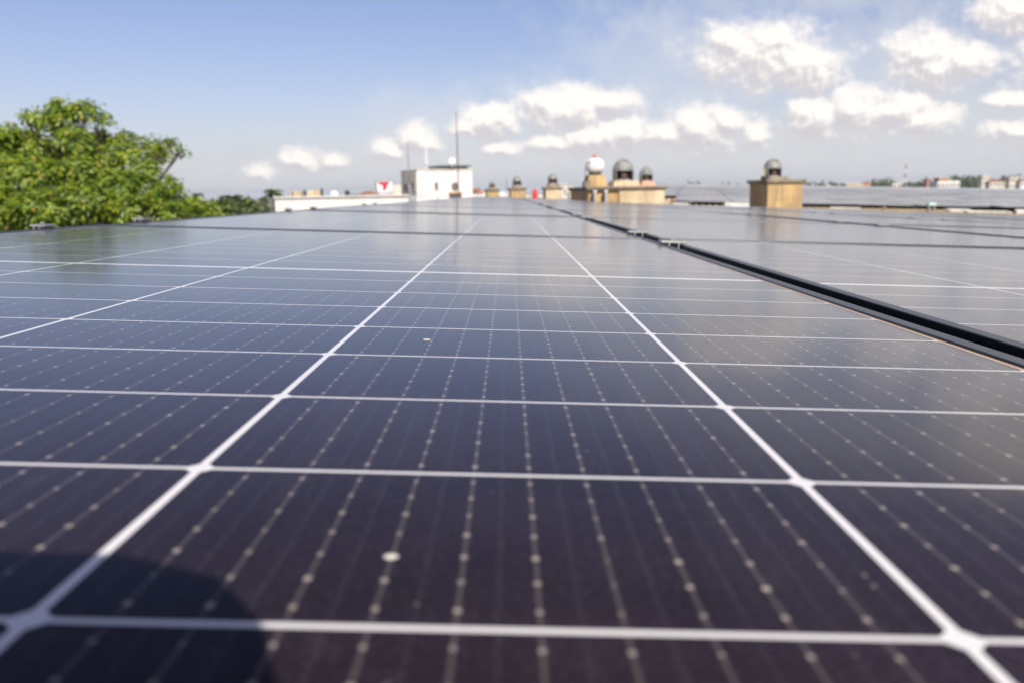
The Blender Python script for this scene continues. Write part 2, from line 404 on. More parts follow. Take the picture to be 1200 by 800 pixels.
wall_prism(wl, [arr(-0.93, -2.4, -0.21), arr(11.9, -2.4, -0.21), arr(11.9, 73.9, -0.21), arr(-0.93, 73.9, -0.21)], 0.0, 0.2, hall_inv)
wl.build('wall', 'creamwall', hall)

# ------------------------------------------------------------------ solar panels
PW, PL, LIP, FH = 1.134, 1.722, 0.0128, 0.035
def make_panel(label, group, matrix):
    t = thing('solar_panel', label, 'solar panel', group=group, matrix=matrix)
    f = MB(); zt = 0.0016; zc = zt - FH/2
    f.box((-PW/2+LIP/2, 0, zc), (LIP, PL, FH)); f.box((PW/2-LIP/2, 0, zc), (LIP, PL, FH))
    f.box((0, -PL/2+LIP/2, zc-0.0001), (PW-2*LIP, LIP, FH)); f.box((0, PL/2-LIP/2, zc-0.0001), (PW-2*LIP, LIP, FH))
    f.build('frame', 'frame', t, bevel=0.0008)
    MB().box((0, 0, -0.003), (PW-2*LIP-0.0004, PL-2*LIP-0.0004, 0.006)).build('glass', 'glass', t)
    return t
GAPX, GAPY = 0.022, 0.019
CX0, CY0 = -0.184, 0.745
def pcenter(c, r):
    x = CX0 + c*(PW+GAPX) + (0.006 if c > 0 else 0)
    return x, CY0 + r*(PL+GAPY)
COLS = {0: 14, 1: 12, 2: 8, 3: 7, 4: 7, 5: 6, 6: 6, 7: 6, 8: 5, 9: 5}
COLN = ['leftmost column', 'first column right of the black gap', 'third column from the left', 'fourth column from the left', 'fifth column from the left',
        'sixth column from the left', 'seventh column from the left', 'eighth column from the left', 'ninth column from the left', 'rightmost near column']
proto = None; panels = 0
jr = random.Random(3)
for c, n in COLS.items():
    for r in range(n):
        x, y = pcenter(c, r)
        jz = 0.0 if c == 0 and r == 0 else jr.uniform(-0.002, 0.002)
        tl = (0, 0) if c == 0 and r == 0 else (jr.uniform(-.0015, .0015), jr.uniform(-.0015, .0015))
        mw = M_ARR @ Matrix.Translation((x, y, jz)) @ Matrix.Rotation(tl[0], 4, 'X') @ Matrix.Rotation(tl[1], 4, 'Y')
        # leave out what stays outside the picture on the right
        if x - PW/2 > 1.7 + (y + PL/2 + 0.15)*0.78: continue
        lab = ('large solar panel filling the foreground, white cell grid, black frame' if (c, r) == (0, 0)
               else f'dark solar panel, {NTH[r]} from the camera, {COLN[c]}')
        if proto is None: proto = make_panel(lab, 'solar panels of the near array', mw); o = proto
        else: o = copy_tree(proto); o.matrix_world = mw; o['label'] = lab
        panels += 1
# one more panel under the bag added to cast the foreground shadow
o = copy_tree(proto); x, y = pcenter(0, -1); o.matrix_world = M_ARR @ Matrix.Translation((x, y, 0)); o['label'] = 'solar panel just behind the viewpoint, carrying the added shadow caster'
panels += 1

# far array: its own roof, facing us across the gutter
FL, FR, BK = at(786, 235.6, 25.5), at(1200, 243.5, 23.5), at(1010, 218.3, 62)
ex = (FR-FL).normalized(); nn = ex.cross(BK-FL).normalized(); ey = nn.cross(ex)
M_FAR = Matrix(((ex.x, ey.x, nn.x, FL.x), (ex.y, ey.y, nn.y, FL.y), (ex.z, ey.z, nn.z, FL.z), (0, 0, 0, 1)))
cells = []
SX, SY = PL+0.012, PW+0.020                          # laid landscape
for j in range(-1, 33):
    for i in range(-6, 26):
        if j == -1 and i < 5: continue
        lx, ly = (i+0.5)*SX + 0.1, (j+0.5)*SY
        if j > 1 and (i*7+j*3) % 41 == 0 and j < 12: pass
        p = M_FAR @ Vector((lx, ly, 0))
        u = p.x/p.y
        if u < 0.185 - 0.5/p.y or u > 0.70: continue
        if i < 0 and p.y < 25: continue
        cells.append((p.y, i, j, lx, ly))
cells.sort()
nfar = 298 - panels
for k, (d, i, j, lx, ly) in enumerate(cells[:nfar]):
    o = copy_tree(proto)
    dz = (0.05 if j == -1 else 0.0) + jr.uniform(-0.006, 0.006)
    o.matrix_world = M_FAR @ Matrix.Translation((lx, ly, dz)) @ Matrix.Rotation(math.pi/2, 4, 'Z') @ Matrix.Rotation(jr.uniform(-.004, .004) , 4, 'X')
    o['label'] = 'dark solar panel of the far array beyond the tan corrugated roof edge'; o['group'] = 'solar panels of the far array'
rest = MB()
for (d, i, j, lx, ly) in cells[nfar:]:
    rest.box((lx, ly, -0.016), (PL, PW, 0.035))
if cells[nfar:]:
    o = rest.build('distant_solar_panels', 'glass_plain', matrix=M_FAR)
    tag(o, 'farthest rows of dark solar panels along the skyline', 'solar panels', 'solar panels of the far array', 'stuff')

# far hall: corrugated roof strip catching the sun in front of the far array
fh = thing('neighbouring_hall', 'hall with tan corrugated roof carrying the far solar panels', 'building', M_FAR @ Vector((12, 16, -9)))
finv = Matrix.Translation(-fh.location)
deck(-1.0, 46, -2.3, 38.5, 0.19, 0.022, finv @ M_FAR, -0.115).build('roof', 'corr', fh)
wl = MB(); wall_prism(wl, [M_FAR @ Vector(p) for p in ((-.9, -2.5, -.42), (45.9, -2.5, -.42), (45.9, 38.4, -.42), (-.9, 38.4, -.42))], 0.0, 0.2, finv)
wl.build('wall', 'creamwall', fh)

# loose pale sheets, slabs and a junction box lying along the edge of the far roof
def slab_at(px, py, D, dims, rz, m, name, label, cat, tilt=0.0, group=None):
    p = at(px, py, D)
    rot = Matrix.Rotation(rz, 3, 'Z') @ Matrix.Rotation(tilt, 3, 'X')
    b = MB(); b.box((0, 0, dims[2]/2), dims, rot=rot)
    o = b.build(name, m, loc=p, bevel=min(dims)*0.15)
    return tag(o, label, cat, group)
def on_deck(lx, ly, dims, rz, m, label, tilt=0.0):
    b = MB(); b.box((0, 0, dims[2]/2), dims, rot=Matrix.Rotation(rz, 3, 'Z') @ Matrix.Rotation(tilt, 3, 'X'))
    o = b.build('roof_sheet', m, bevel=min(dims)*0.15); o.matrix_world = M_FAR @ Matrix.Translation((lx, ly, -0.088)); tag(o, label, 'roof sheet')
on_deck(7.72, -1.05, (0.62, 0.4, 0.035), 0.15, 'palesheet', 'pale flat sheet lying under the far array edge, right of the teal box', 0.10)
on_deck(8.25, -1.55, (1.10, 0.35, 0.03), 0.05, 'palesheet', 'long pale sheet on the tan corrugated edge, left of the crumpled one', 0.04)
on_deck(9.15, -1.75, (0.55, 0.45, 0.06), -0.2, 'palesheet', 'crumpled pale sheet at the right end of the corrugated edge', 0.15)
on_deck(9.75, -1.95, (0.5, 0.4, 0.05), 0.3, 'whitepaint', 'white sheet scrap at the far right of the gutter', 0.1)
on_deck(2.05, -0.75, (1.0, 0.3, 0.07), 0.08, 'palesheet', 'grey white sheet leaning left of the lone ochre shaft', 0.2)
on_deck(1.95, -1.35, (0.6, 0.25, 0.04), 0.2, 'whitepaint', 'bright white board below the leaning grey sheet', 0.1)
on_deck(0.30, -0.95, (0.45, 0.3, 0.05), -0.1, 'palesheet', 'short cream slab right of the long vent block', 0.1)
on_deck(4.80, -1.0, (0.8, 0.2, 0.03), -0.05, 'palesheet', 'thin pale batten right of the lone ochre shaft', 0.05)
def rock(px, py, D, r, label):
    b = MB(); n = 10; rr = random.Random(px)
    prof = [(0.01, 0), (r*0.9, 0.02), (r, r*0.5), (r*0.7, r*1.1), (0.02, r*1.35)]
    b.lathe(prof, n, close=False)
    b.v = [(x*(1+rr.uniform(-.2, .2)), y*(1+rr.uniform(-.2, .2)), z*(1+rr.uniform(-.15, .15))) for x, y, z in b.v]
    tag(b.build('rubble_lump', 'brick', loc=at(px, py, D)), label, 'rubble')
rock(788, 238.3, 24.4, 0.07, 'dark brown lump of rubble beside the long vent block')
rock(809, 238.6, 24.4, 0.05, 'dark rubble lump right of the short cream slab')
rock(1036, 246.0, 22.9, 0.06, 'rubble lump in the gutter below the raised panel corner')
jb = thing('junction_box', 'small teal topped electrical box on legs in the gutter', 'electrical box', at(1091, 248.0, 22.6))
MB().box((0, 0, 0.19), (0.20, 0.15, 0.08)).build('housing', mat('faded_teal', (0.45, 0.60, 0.58), 0.6, var=0.2), jb, bevel=.01)
for sx_ in (-1, 1): MB().box((sx_*0.07, 0, 0.075), (0.03, 0.1, 0.15)).build('leg', 'pole', jb)

# rails and clamps of the near array
def clamp_mesh():
    return None
def make_clamp(label, matrix):
    t = thing('panel_clamp', label, 'clamp', group='clamps holding the near panels', matrix=matrix)
    b = MB(); b.box((0, 0, 0.0040), (0.046, 0.040, 0.004)); b.box((-0.0085, 0, -0.012), (0.003, 0.048, 0.029)); b.box((0.0085, 0, -0.012), (0.003, 0.048, 0.029))
    b.build('bracket', 'steel', t, bevel=0.0008)
    MB().lathe([(0.0055, 0.0066), (0.0055, 0.0095), (0.004, 0.0105)], 6).build('bolt', 'steel', t)
    return t
cl = None
gx = CX0 + PW/2 + (GAPX+0.006)/2
def put_clamp(x, y, label, sx_=1.0):
    global cl
    mw = M_ARR @ Matrix.Translation((x, y, 0.002)) @ Matrix.Diagonal((sx_, 1, 1, 1))
    if cl is None: cl = make_clamp(label, mw)
    else:
        o = copy_tree(cl); o.matrix_world = mw; o['label'] = label
ys = []
for r in range(7):
    for s in (-1, 1): ys.append((r, CY0 + r*(PL+GAPY) + s*(PL/2-0.2)))
ys = [y for y in ys if y[1] > 0.2]
for k, (r, y) in enumerate(ys):
    kk = NTH[k] if k < len(NTH) else 'far'
    put_clamp(gx, y, f'silver clamp in the black gap between the first two columns, {kk} from the camera')
xe = CX0 - PW/2 - 0.012
for k, (r, y) in enumerate(ys[:6]):
    put_clamp(xe, y, f'silver end clamp on the array edge by the trees, {NTH[k]} from the camera', 0.6)
for c in (1, 2):
    xg = pcenter(c, 0)[0] + PW/2 + GAPX/2
    for k, (r, y) in enumerate(ys):
        if xg > 0.12 + (y+0.15)*0.66 or k > 9: continue
        put_clamp(xg, y, f'silver clamp, {NTH[k]} from the camera on the {"first" if c == 1 else "second"} seam right of the black gap')
rail_me = None
for k, (r, y) in enumerate(ys[:8]):
    if rail_me is None:
        b = MB(); L = 9.5
        b.box((L/2, 0, -0.054), (L, 0.04, 0.038)); b.box((L/2, -0.014, -0.0345), (L, 0.010, 0.001)); b.box((L/2, 0.014, -0.0345), (L, 0.010, 0.001))
        rail = b.build('mounting_rail', 'alu'); rail_me = rail
    else: rail = rail_me.copy(); C.objects.link(rail)
    rail.matrix_world = M_ARR @ Matrix.Translation((CX0-PW/2-0.075, y, 0))
    tag(rail, f'aluminium rail crossing under the near panels, {NTH[k]} from the camera', 'rail', 'rails under the near panels')
# feet that carry the rails on the roof sheets
foot = None; nf = 0
for k, (r, y) in enumerate(ys[:6]):
    for x in (CX0-PW/2+0.02, gx):
        if foot is None: foot = MB().box((0, 0, -0.0975), (0.05, 0.05, 0.05)).box((0, 0, -0.12), (0.09, 0.09, 0.008)).build('rail_foot', 'steel'); o = foot
        else: o = foot.copy(); C.objects.link(o)
        o.matrix_world = M_ARR @ Matrix.Translation((x, y, 0))
        side = 'left roof edge' if x < 0 else 'black gap'
        tag(o, f'small metal foot under the rail at the {side}, {NTH[k]} from the camera', 'bracket', 'feet under the rails')

# bird droppings and specks of dirt on the foreground glass
from mathutils import geometry
def on_glass(px, py):
    d = (RP @ Vector(((px-600)/980.6, (400-py)/980.6, -1))); t = -CAMP.z/d.z
    return CAMP + d*t
dl = ['largest pale bird dropping low in the foreground cell, left of centre', 'small pale dropping near the picture centre above the third cell row',
      'tiny pale speck right of centre beside the right white grid line', 'tiny pale speck below the speck beside the right grid line', 'faint dropping in the lower left cell']
for k, (px, py, r) in enumerate([(458, 652, 0.0015), (500, 398, 0.0019), (1013, 674, 0.0006), (1024, 687, 0.0006), (488, 708, 0.0004)]):
    p = on_glass(px, py); b = MB(); rr = random.Random(k+5)
    b.lathe([(r, 0.0), (r*0.8, r*0.12), (r*0.3, r*0.2)], 12)
    b.v = [(x*(1.15+rr.uniform(-.15, .15)), y*(1+rr.uniform(-.15, .15)), z) for x, y, z in b.v]
    o = b.build('bird_dropping', 'guano' if k < 2 else 'grime'); o.matrix_world = M_ARR @ Matrix.Translation((p.x, p.y, 0.0001)); tag(o, dl[k], 'bird dropping', 'specks on the foreground glass')

# unseen bag added behind the viewpoint to cast the lower left shadow
bag = thing('shadow_bag', 'unseen bag shape added behind the viewpoint to cast the lower left shadow', 'bag', matrix=M_ARR @ Matrix.Translation((0.0, -0.277, 0.0024)))
bb = MB(); bb.box((-0.006, 0, 0.105), (0.27, 0.22, 0.206), taper=0.90); o = bb.build('body', 'bag', bag, bevel=0.04)
MB().box((0.02, -0.125, 0.06), (0.22, 0.03, 0.10)).build('pocket', 'bag', bag, bevel=0.01)
MB().tube([(-0.08, 0, 0.19), (-0.06, 0, 0.215), (0.0, 0, 0.225), (0.06, 0, 0.215), (0.08, 0, 0.19)], 0.008).build('handle', 'bag', bag, smooth=True)

# ------------------------------------------------------------------ ventilator shafts on the roof
def shaft(name, label, px0, px1, pyb, pyt, D, rz, depth, m, cap=0.06, over=0.07, group=None, split=None):
    """masonry box whose front face spans px0..px1 at distance D"""
    a, b_ = at(px0, pyb, D), at(px1, pyb, D + (px1-px0)/980.6*D*math.tan(rz))
    top = at((px0+px1)/2, pyt, D).z
    base = min(a.z, b_.z) - 0.25
    wdt = (Vector((b_.x, b_.y, 0))-Vector((a.x, a.y, 0))).length
    t = thing(name, label, 'roof shaft', Vector((a.x, a.y, base)), rz, group)
    h = top-base
    if split:
        s = wdt*split
        MB().box((s/2, depth/2+0.03, (h-cap)/2), (s, depth-0.06, h-cap)).build('wall', 'plaster', t, bevel=.01)
        MB().box((s+(wdt-s)/2, depth/2, (h-cap)/2), (wdt-s, depth, h-cap)).build('wall', 'plaster_pale', t, bevel=.01)
    else: MB().box((wdt/2, depth/2, (h-cap)/2), (wdt, depth, h-cap)).build('wall', m, t, bevel=.01)
    MB().box((wdt/2, depth/2, h-cap-0.02), (wdt+over*0.8, depth+over*0.8, 0.035)).build('ledge', 'cap', t, bevel=.006)
    MB().box((wdt/2, depth/2, h-cap/2), (wdt+2*over, depth+2*over, cap)).build('cap', 'cap', t, bevel=.012)
    return t, wdt, h

def cowl(label, parent_mw, x, y, z, r, open_=True, top=False):
    """sheet metal hood ventilator on the cap of a shaft"""
    p = parent_mw @ Vector((x, y, z))
    t = thing('roof_ventilator', label, 'ventilator', p, 0.0)
    hz = r*1.05
    prof = [(r*1.0, -r*0.98), (r*1.04, -r*0.55), (r*1.04, -r*0.12), (r*1.0, r*0.08)] + [(r*math.cos(a), r*math.sin(a)*1.02) for a in (R(18), R(36), R(54), R(70), R(82))] + [(0.01, r*1.03)]
    def skip(i, a):
        d = abs(((a - R(282) + math.pi) % (2*math.pi)) - math.pi)
        return i < 2 and d < R(52 if i else 62)
    o = MB().lathe(prof, 32, (0, 0, hz), skip=skip, close=False).build('hood', 'tin', t, smooth=True)
    s = o.modifiers.new('thickness', 'SOLIDIFY'); s.thickness = 0.012
    rb = MB()
    for k in range(8):
        a = 2*math.pi*(k+.5)/8
        rb.tube([(math.cos(a)*r*math.cos(q)*1.015, math.sin(a)*r*math.cos(q)*1.015, hz + r*1.035*math.sin(q)) for q in (0, R(20), R(40), R(60), R(80))], 0.008, 5)
    rb.build('seam', 'tin', t)
    MB().lathe([(r*0.52, 0), (r*0.52, hz*0.75), (r*0.42, hz*0.95)], 20).build('throat', 'dark', t)
    MB().lathe([(r*0.24, hz*0.5), (r*0.30, hz*0.62), (r*0.28, hz*0.95), (r*0.12, hz*1.1)], 14, (0, -r*0.50, -hz*0.32)).build('motor', 'rust', t, smooth=True)
    MB().lathe([(r*0.78, -0.01), (r*0.74, r*0.14), (r*0.56, r*0.17)], 20).build('flange', 'tin', t)
    for a in (R(20), R(160), R(200), R(340)):
        MB().tube([(math.cos(a)*r*0.99, math.sin(a)*r*0.99, 0.0), (math.cos(a)*r*1.0, math.sin(a)*r*1.0, hz*0.8)], 0.014, 6).build('leg', 'pole', t)
    if top: MB().lathe([(r*0.18, hz+r*0.98), (r*0.2, hz+r*1.12), (r*0.1, hz+r*1.2)], 12).build('knob', 'tin', t)
    return t

def mw_of(t): return Matrix.Translation(t.location) @ Matrix.Rotation(t.rotation_euler.z, 4, 'Z')

# long block with three ventilators
RZ = R(9)
big, bw, bh = shaft('ventilation_shaft', 'long ochre masonry shaft block with two white pipes and three ventilators on top', 690, 779, 240, 218.5, 21.0, RZ, 2.0, 'plaster', split=0.40)
mwb = mw_of(big)
for x in (0.15, 0.43):
    MB().lathe([(0.042, 0.0), (0.042, bh-0.13), (0.055, bh-0.12), (0.055, bh-0.09)], 14, (x, -0.02, 0)).build('pipe_or_shade', 'whitepaint', big, smooth=True)
    MB().box((x-0.06, -0.005, (bh-.2)/2), (0.05, 0.05, bh-0.2)).build('pipe_or_shade', 'dark', big)  # dark strip standing in for the shading beside each white pipe
# tan plinths under the ventilators
def plinth(parent, x, y, w_, d_, h_, z, m, tp=0.8):
    MB().box((x, y, z+h_/2), (w_, d_, h_), taper=tp).build('plinth', m, parent, bevel=.01)
plinth(big, 0.30, 0.55, 0.50, 0.5, 0.29, bh, 'plaster', 0.82)
plinth(big, 1.08, 0.62, 0.72, 0.6, 0.14, bh, 'plaster_pale', 0.85)
plinth(big, 1.63, 0.50, 0.40, 0.45, 0.12, bh, 'terra', 0.7)
plinth(big, 0.0, 0.25, 0.16, 0.2, 0.14, bh, 'cap', 0.9)
# white turbine
p = mwb @ Vector((0.30, 0.55, bh+0.29))
tb = thing('roof_ventilator', 'round white turbine ventilator with orange knob on the long shaft block', 'ventilator', p)
r = 0.225
MB().lathe([(r*.72, -0.005), (r*.72, 0.05), (r*.62, 0.09)], 24).build('neck', 'dark', tb)
MB().lathe([(r*.70, 0.07), (r*.94, 0.13), (r*1.03, 0.21), (r*1.0, 0.29), (r*.84, 0.37), (r*.5, 0.42), (r*.2, 0.43)], 40, wob=0.02).build('turbine_head', 'whitepaint', tb)
MB().lathe([(r*.26, 0.425), (r*.28, 0.47), (r*.2, 0.49), (r*.12, 0.515)], 16).build('knob', 'orange', tb, smooth=True)
MB().box((-r*.62, -r*.72, 0.31), (0.10, 0.02, 0.03)).build('vane', 'dark', tb)
MB().tube([(-r*1.05, -.05, 0.0), (-r*1.12, -.05, 0.12), (-r*1.0, -.05, 0.22)], 0.016, 6).build('bracket', 'pole', tb)
cowl('largest grey hood ventilator, middle one on the long shaft block', mwb, 1.06, 0.62, bh+0.14, 0.26)
cowl('smaller grey hood ventilator with a knob, right end of the long shaft block', mwb, 1.63, 0.50, bh+0.12, 0.165, top=True)

# lone block on the right
one, ow, oh = shaft('ventilation_shaft', 'lone square ochre masonry shaft right of centre with one hood ventilator', 899, 940, 244.5, 210.5, 20.0, R(10), 0.95, 'plaster', over=0.06, cap=0.07)
mwo = mw_of(one)
plinth(one, 0.38, 0.40, 0.55, 0.5, 0.07, oh, 'cap', 0.8)
cowl('hood ventilator alone on the square ochre shaft right of centre', mwo, 0.30, 0.38, oh+0.07, 0.20)
MB().lathe([(0.05, 0), (0.065, 0.04), (0.05, 0.07), (0.01, 0.09)], 12, (-0.10, 0.05, oh)).build('plug', 'dark', one, smooth=True)
MB().tube([(-0.04, 0.35, oh-0.01), (0.05, 0.36, oh+0.06), (0.11, 0.37, oh+0.30), (0.14, 0.38, oh+0.36)], 0.02, 8).build('pipe_or_shade', 'plaster_pale', one)

# three small blocks further back
for (a, b_, pb, pt, D, m, lab, rr_, pyl, vent) in (
    (571, 585, 231.0, 222.0, 46, 'plaster', 'smallest ochre shaft, leftmost of three small ones near the white tower', 0.16, 0.10, 'smallest grey hood ventilator, on the leftmost small shaft'),
    (599, 616, 232.0, 220.5, 42, 'plaster', 'small ochre shaft between the leftmost small shaft and the red drum', 0.215, 0.12, 'small hood ventilator on the shaft left of the red drum'),
    (640, 659, 233.0, 219.5, 40, 'plaster_pale', 'small pale ochre shaft just right of the red drum', 0.225, 0.16, 'small grey hood ventilator on the shaft right of the red drum')):
    t, ww, hh = shaft('ventilation_shaft', lab, a, b_, pb, pt, D, R(9), 0.75, m, over=0.07, cap=0.08, group='small shafts near the red drum')
    plinth(t, ww/2, 0.35, ww*0.7, 0.45, pyl, hh, 'cap', 0.8)
    cowl(vent, mw_of(t), ww/2, 0.35, hh+pyl, rr_)
pr = at(627, 234, 40)
rd = thing('drum', 'upright bright red plastic drum between the small shafts', 'drum', pr - Vector((0, 0, 0.05)))
MB().lathe([(0.10, 0), (0.125, 0.03), (0.125, 0.20), (0.135, 0.22), (0.125, 0.24), (0.125, 0.40), (0.11, 0.46), (0.06, 0.50)], 20).build('body', 'red', rd, smooth=True)
MB().lathe([(0.045, 0.50), (0.045, 0.54)], 14).build('lid', 'red', rd)

# ------------------------------------------------------------------ white stair tower and its neighbours
tw_loc = at(490, 236, 72); tw_loc.z = 0
top_z = at(520, 199.5, 72).z
tower = thing('white_building', 'square white rooftop stair tower with teal roof, behind the panels left of centre', 'building', tw_loc, R(25))
TWW, TWD = 60/980.6*72*1.14, 4.3
MB().box((TWW/2, TWD/2, top_z/2), (TWW, TWD, top_z)).build('wall', 'whitewall', tower, bevel=.03)
MB().box((TWW/2, TWD/2, top_z+0.04), (TWW+.12, TWD+.12, 0.10)).build('coping', 'creamwall', tower)
MB().box((-0.03, TWD/2, top_z-1.25), (0.06, TWD-.1, 2.4)).build('shade_toned_wall', 'greywall', tower)  # shade of the left side put into a darker cream wall colour
RB = Matrix.Rotation(R(-3), 3, 'Y')
MB().box((TWW*0.70, 1.6, top_z+0.36), (TWW*0.56, 3.4, 0.10)).build('teal_roof', 'teal', tower)
MB().box((TWW*0.70, 1.8, top_z+0.20), (TWW*0.50, 2.8, 0.24)).build('plant_room', 'creamwall', tower)
def tz(py): return at(520, py, 72).z
wn = MB().box((TWW*0.335, -0.02, tz(218)), (0.30, 0.06, 0.62)).build('window', 'shutter', tower)
MB().box((TWW*0.335, -0.035, tz(222.6)), (0.42, 0.1, 0.06)).build('sill', 'creamwall', wn)
fan = MB().lathe([(0.25, -0.16), (0.30, -0.1), (0.30, 0.12)], 20).build('fan_unit', 'shutter', tower)
fan.rotation_euler = (R(90), 0, 0); fan.location = (TWW*0.67, -0.1, tz(218.2))
MB().lathe([(0.10, 0.121), (0.05, 0.16)], 12).build('hub', 'dark', fan)
MB().box((TWW*0.67, -0.25, tz(226.6)), (1.15, 0.45, 0.14)).build('shelf', 'plaster', tower)
for s in (-0.4, 0.4): MB().box((TWW*0.67+s, -0.22, tz(228.2)), (0.06, 0.4, 0.18)).build('bracket', 'dark', tower)
MB().box((-0.07, TWD*0.68, tz(218.5)), (0.05, 0.7, 0.55)).build('shade_window', 'shutter', tower)
MB().box((-0.07, TWD*0.25, tz(216.5)), (0.05, 0.6, 0.45)).build('shade_window', 'shutter', tower)
MB().box((-0.07, TWD*0.45, tz(222.0)), (0.05, 0.35, 0.9)).build('side_door', 'whitepaint', tower)
# low white ledge in front of it
def block(name, label, cat, px0, px1, pyt, D, depth, m, to=0.0, rz=0.0, roofm=None, parts=None, group=None):
    a, b_ = at(px0, pyt, D), at(px1, pyt, D); topz = (a.z+b_.z)/2
    wd = b_.x-a.x; t = thing(name, label, cat, Vector((a.x, D, to)), rz, group)
    MB().box((wd/2, depth/2, (topz-to)/2), (wd, depth, topz-to)).build('wall', m, t)
    return t, wd, topz-to
t, wd, hh = block('low_wall', 'bright white ledge at the foot of the stair tower', 'wall', 484, 512, 231, 66, 1.5, 'whitewall')
t, wd, hh = block('white_building', 'long low off white building at left between palms and stair tower', 'building', 322, 478, 231.3, 60, 12, 'whitewall')
MB().box((wd/2, 0.1, hh+0.05), (wd+.1, 0.5, 0.10)).build('coping', 'whitewall', t)
for k in range(5):
    MB().box((1.2+k*1.75, -0.01, hh-2.2), (0.9, 0.04, 1.1)).build('window', 'glasswin', t)
low = t
def junk(px, py, D, dims, m, name, label, cat, rz=0.0):
    tag(MB().box((0, 0, dims[2]/2), dims, rz=rz).build(name, m, loc=at(px, py, D), bevel=.02), label, cat)
junk(348, 231.5, 62, (0.75, .6, 0.42), 'plaster_pale', 'masonry_block', 'small cream block, leftmost on the long low roof', 'block')
junk(369, 231.5, 62, (0.95, .6, 0.50), 'plaster_pale', 'masonry_block', 'wide cream block with dark posts on the long low roof', 'block', 0.1)
junk(357.5, 231.5, 61.6, (0.16, .2, 0.50), 'dark', 'roof_post', 'dark post between the two cream blocks', 'post')
junk(377.5, 231.5, 61.6, (0.14, .2, 0.62), 'dark', 'roof_post', 'dark post at the right of the wide cream block', 'post')
junk(343.5, 231.5, 61.6, (0.08, .1, 0.40), 'dark', 'roof_post', 'thin dark post left of the leftmost cream block', 'post')
junk(414, 230.6, 61, (0.75, .5, 0.15), 'dark', 'tarpaulin', 'low dark tarpaulin heap on the long low roof', 'tarpaulin', 0.1)
junk(407, 230.6, 61, (0.30, .4, 0.42), 'dark', 'sack', 'dark upright sack left of the tarpaulin heap', 'sack', 0.3)
wt = thing('water_tank', 'small white water tank with sloping shoulders on the long low roof', 'tank', at(392, 231.8, 61.5))
MB().lathe([(0.30, 0), (0.30, 0.32), (0.26, 0.40), (0.12, 0.46)], 20).build('body', 'whitepaint', wt, smooth=True)
MB().lathe([(0.09, 0.455), (0.09, 0.50)], 12).build('lid', 'whitepaint', wt)
for k, (px, s) in enumerate(((425, .20), (431, .28), (436, .26), (482, 0.0))):
    if s: rockm = MB().lathe([(s*1.4, 0), (s*1.3, s*.6), (s*.9, s*1.0), (0.05, s*1.2)], 7, close=True); rr = random.Random(k); rockm.v = [(x*(1+rr.uniform(-.25, .25)), y, z*(1+rr.uniform(-.25, .3))) for x, y, z in rockm.v]; tag(rockm.build('rubble_heap', 'brick', loc=at(px, 230.3, 61)), ['brown rubble heap left of the two others beside the washing', 'middle brown rubble heap beside the washing', 'brown rubble heap nearest the washing'][k], 'rubble')
# washing hung on a line
wsh = thing('washing_line', 'washing line with a red cloth and white sheets left of the tower', 'washing line', at(451, 230, 63))
MB().tube([(-0.62, 0, 0), (-0.62, 0, 1.05)], 0.05, 6).build('post', 'brick', wsh)
MB().tube([(0.62, 0, 0), (0.62, 0, 1.1)], 0.03, 6).build('post', 'pole', wsh)
MB().tube([(-0.62, 0, 1.03), (0, 0, 0.99), (0.62, 0, 1.06)], 0.012, 5).build('line', 'pole', wsh)
def cloth(pts, y):
    b = MB(); n = 12; vs = []; fs = []
    (x0, z0), (x1, z1), zb0, zb1 = pts
    for k in range(n+1):
        f = k/n; x = x0+(x1-x0)*f; yy_ = y+0.03*math.sin(f*19)
        vs += [(x, yy_, z0+(z1-z0)*f), (x, yy_+0.02*math.sin(f*11), zb0+(zb1-zb0)*f)]
    for k in range(n): fs.append((2*k, 2*k+2, 2*k+3, 2*k+1))
    b.quadmesh(vs, fs); return b
for pts, y, m in ((((-.55, .98), (.6, 1.0), .05, .15), 0.05, 'whitecloth'), (((-.38, 1.02), (.35, 1.0), .84, .88), -0.03, 'redcloth'), (((-.12, .86), (.20, .86), .48, .55), -0.04, 'redcloth')):
    o = cloth(pts, y).build('cloth', m, wsh, smooth=True); sm = o.modifiers.new('thickness', 'SOLIDIFY'); sm.thickness = 0.006
junk(463, 230.2, 66, (1.0, .6, 0.85), 'greywall', 'masonry_block', 'grey cream block between the washing and the stair tower', 'block')
junk(457, 230.6, 60.5, (0.5, .3, 0.16), 'orange', 'plank_stack', 'stack of orange brown planks at the foot of the grey block', 'planks')

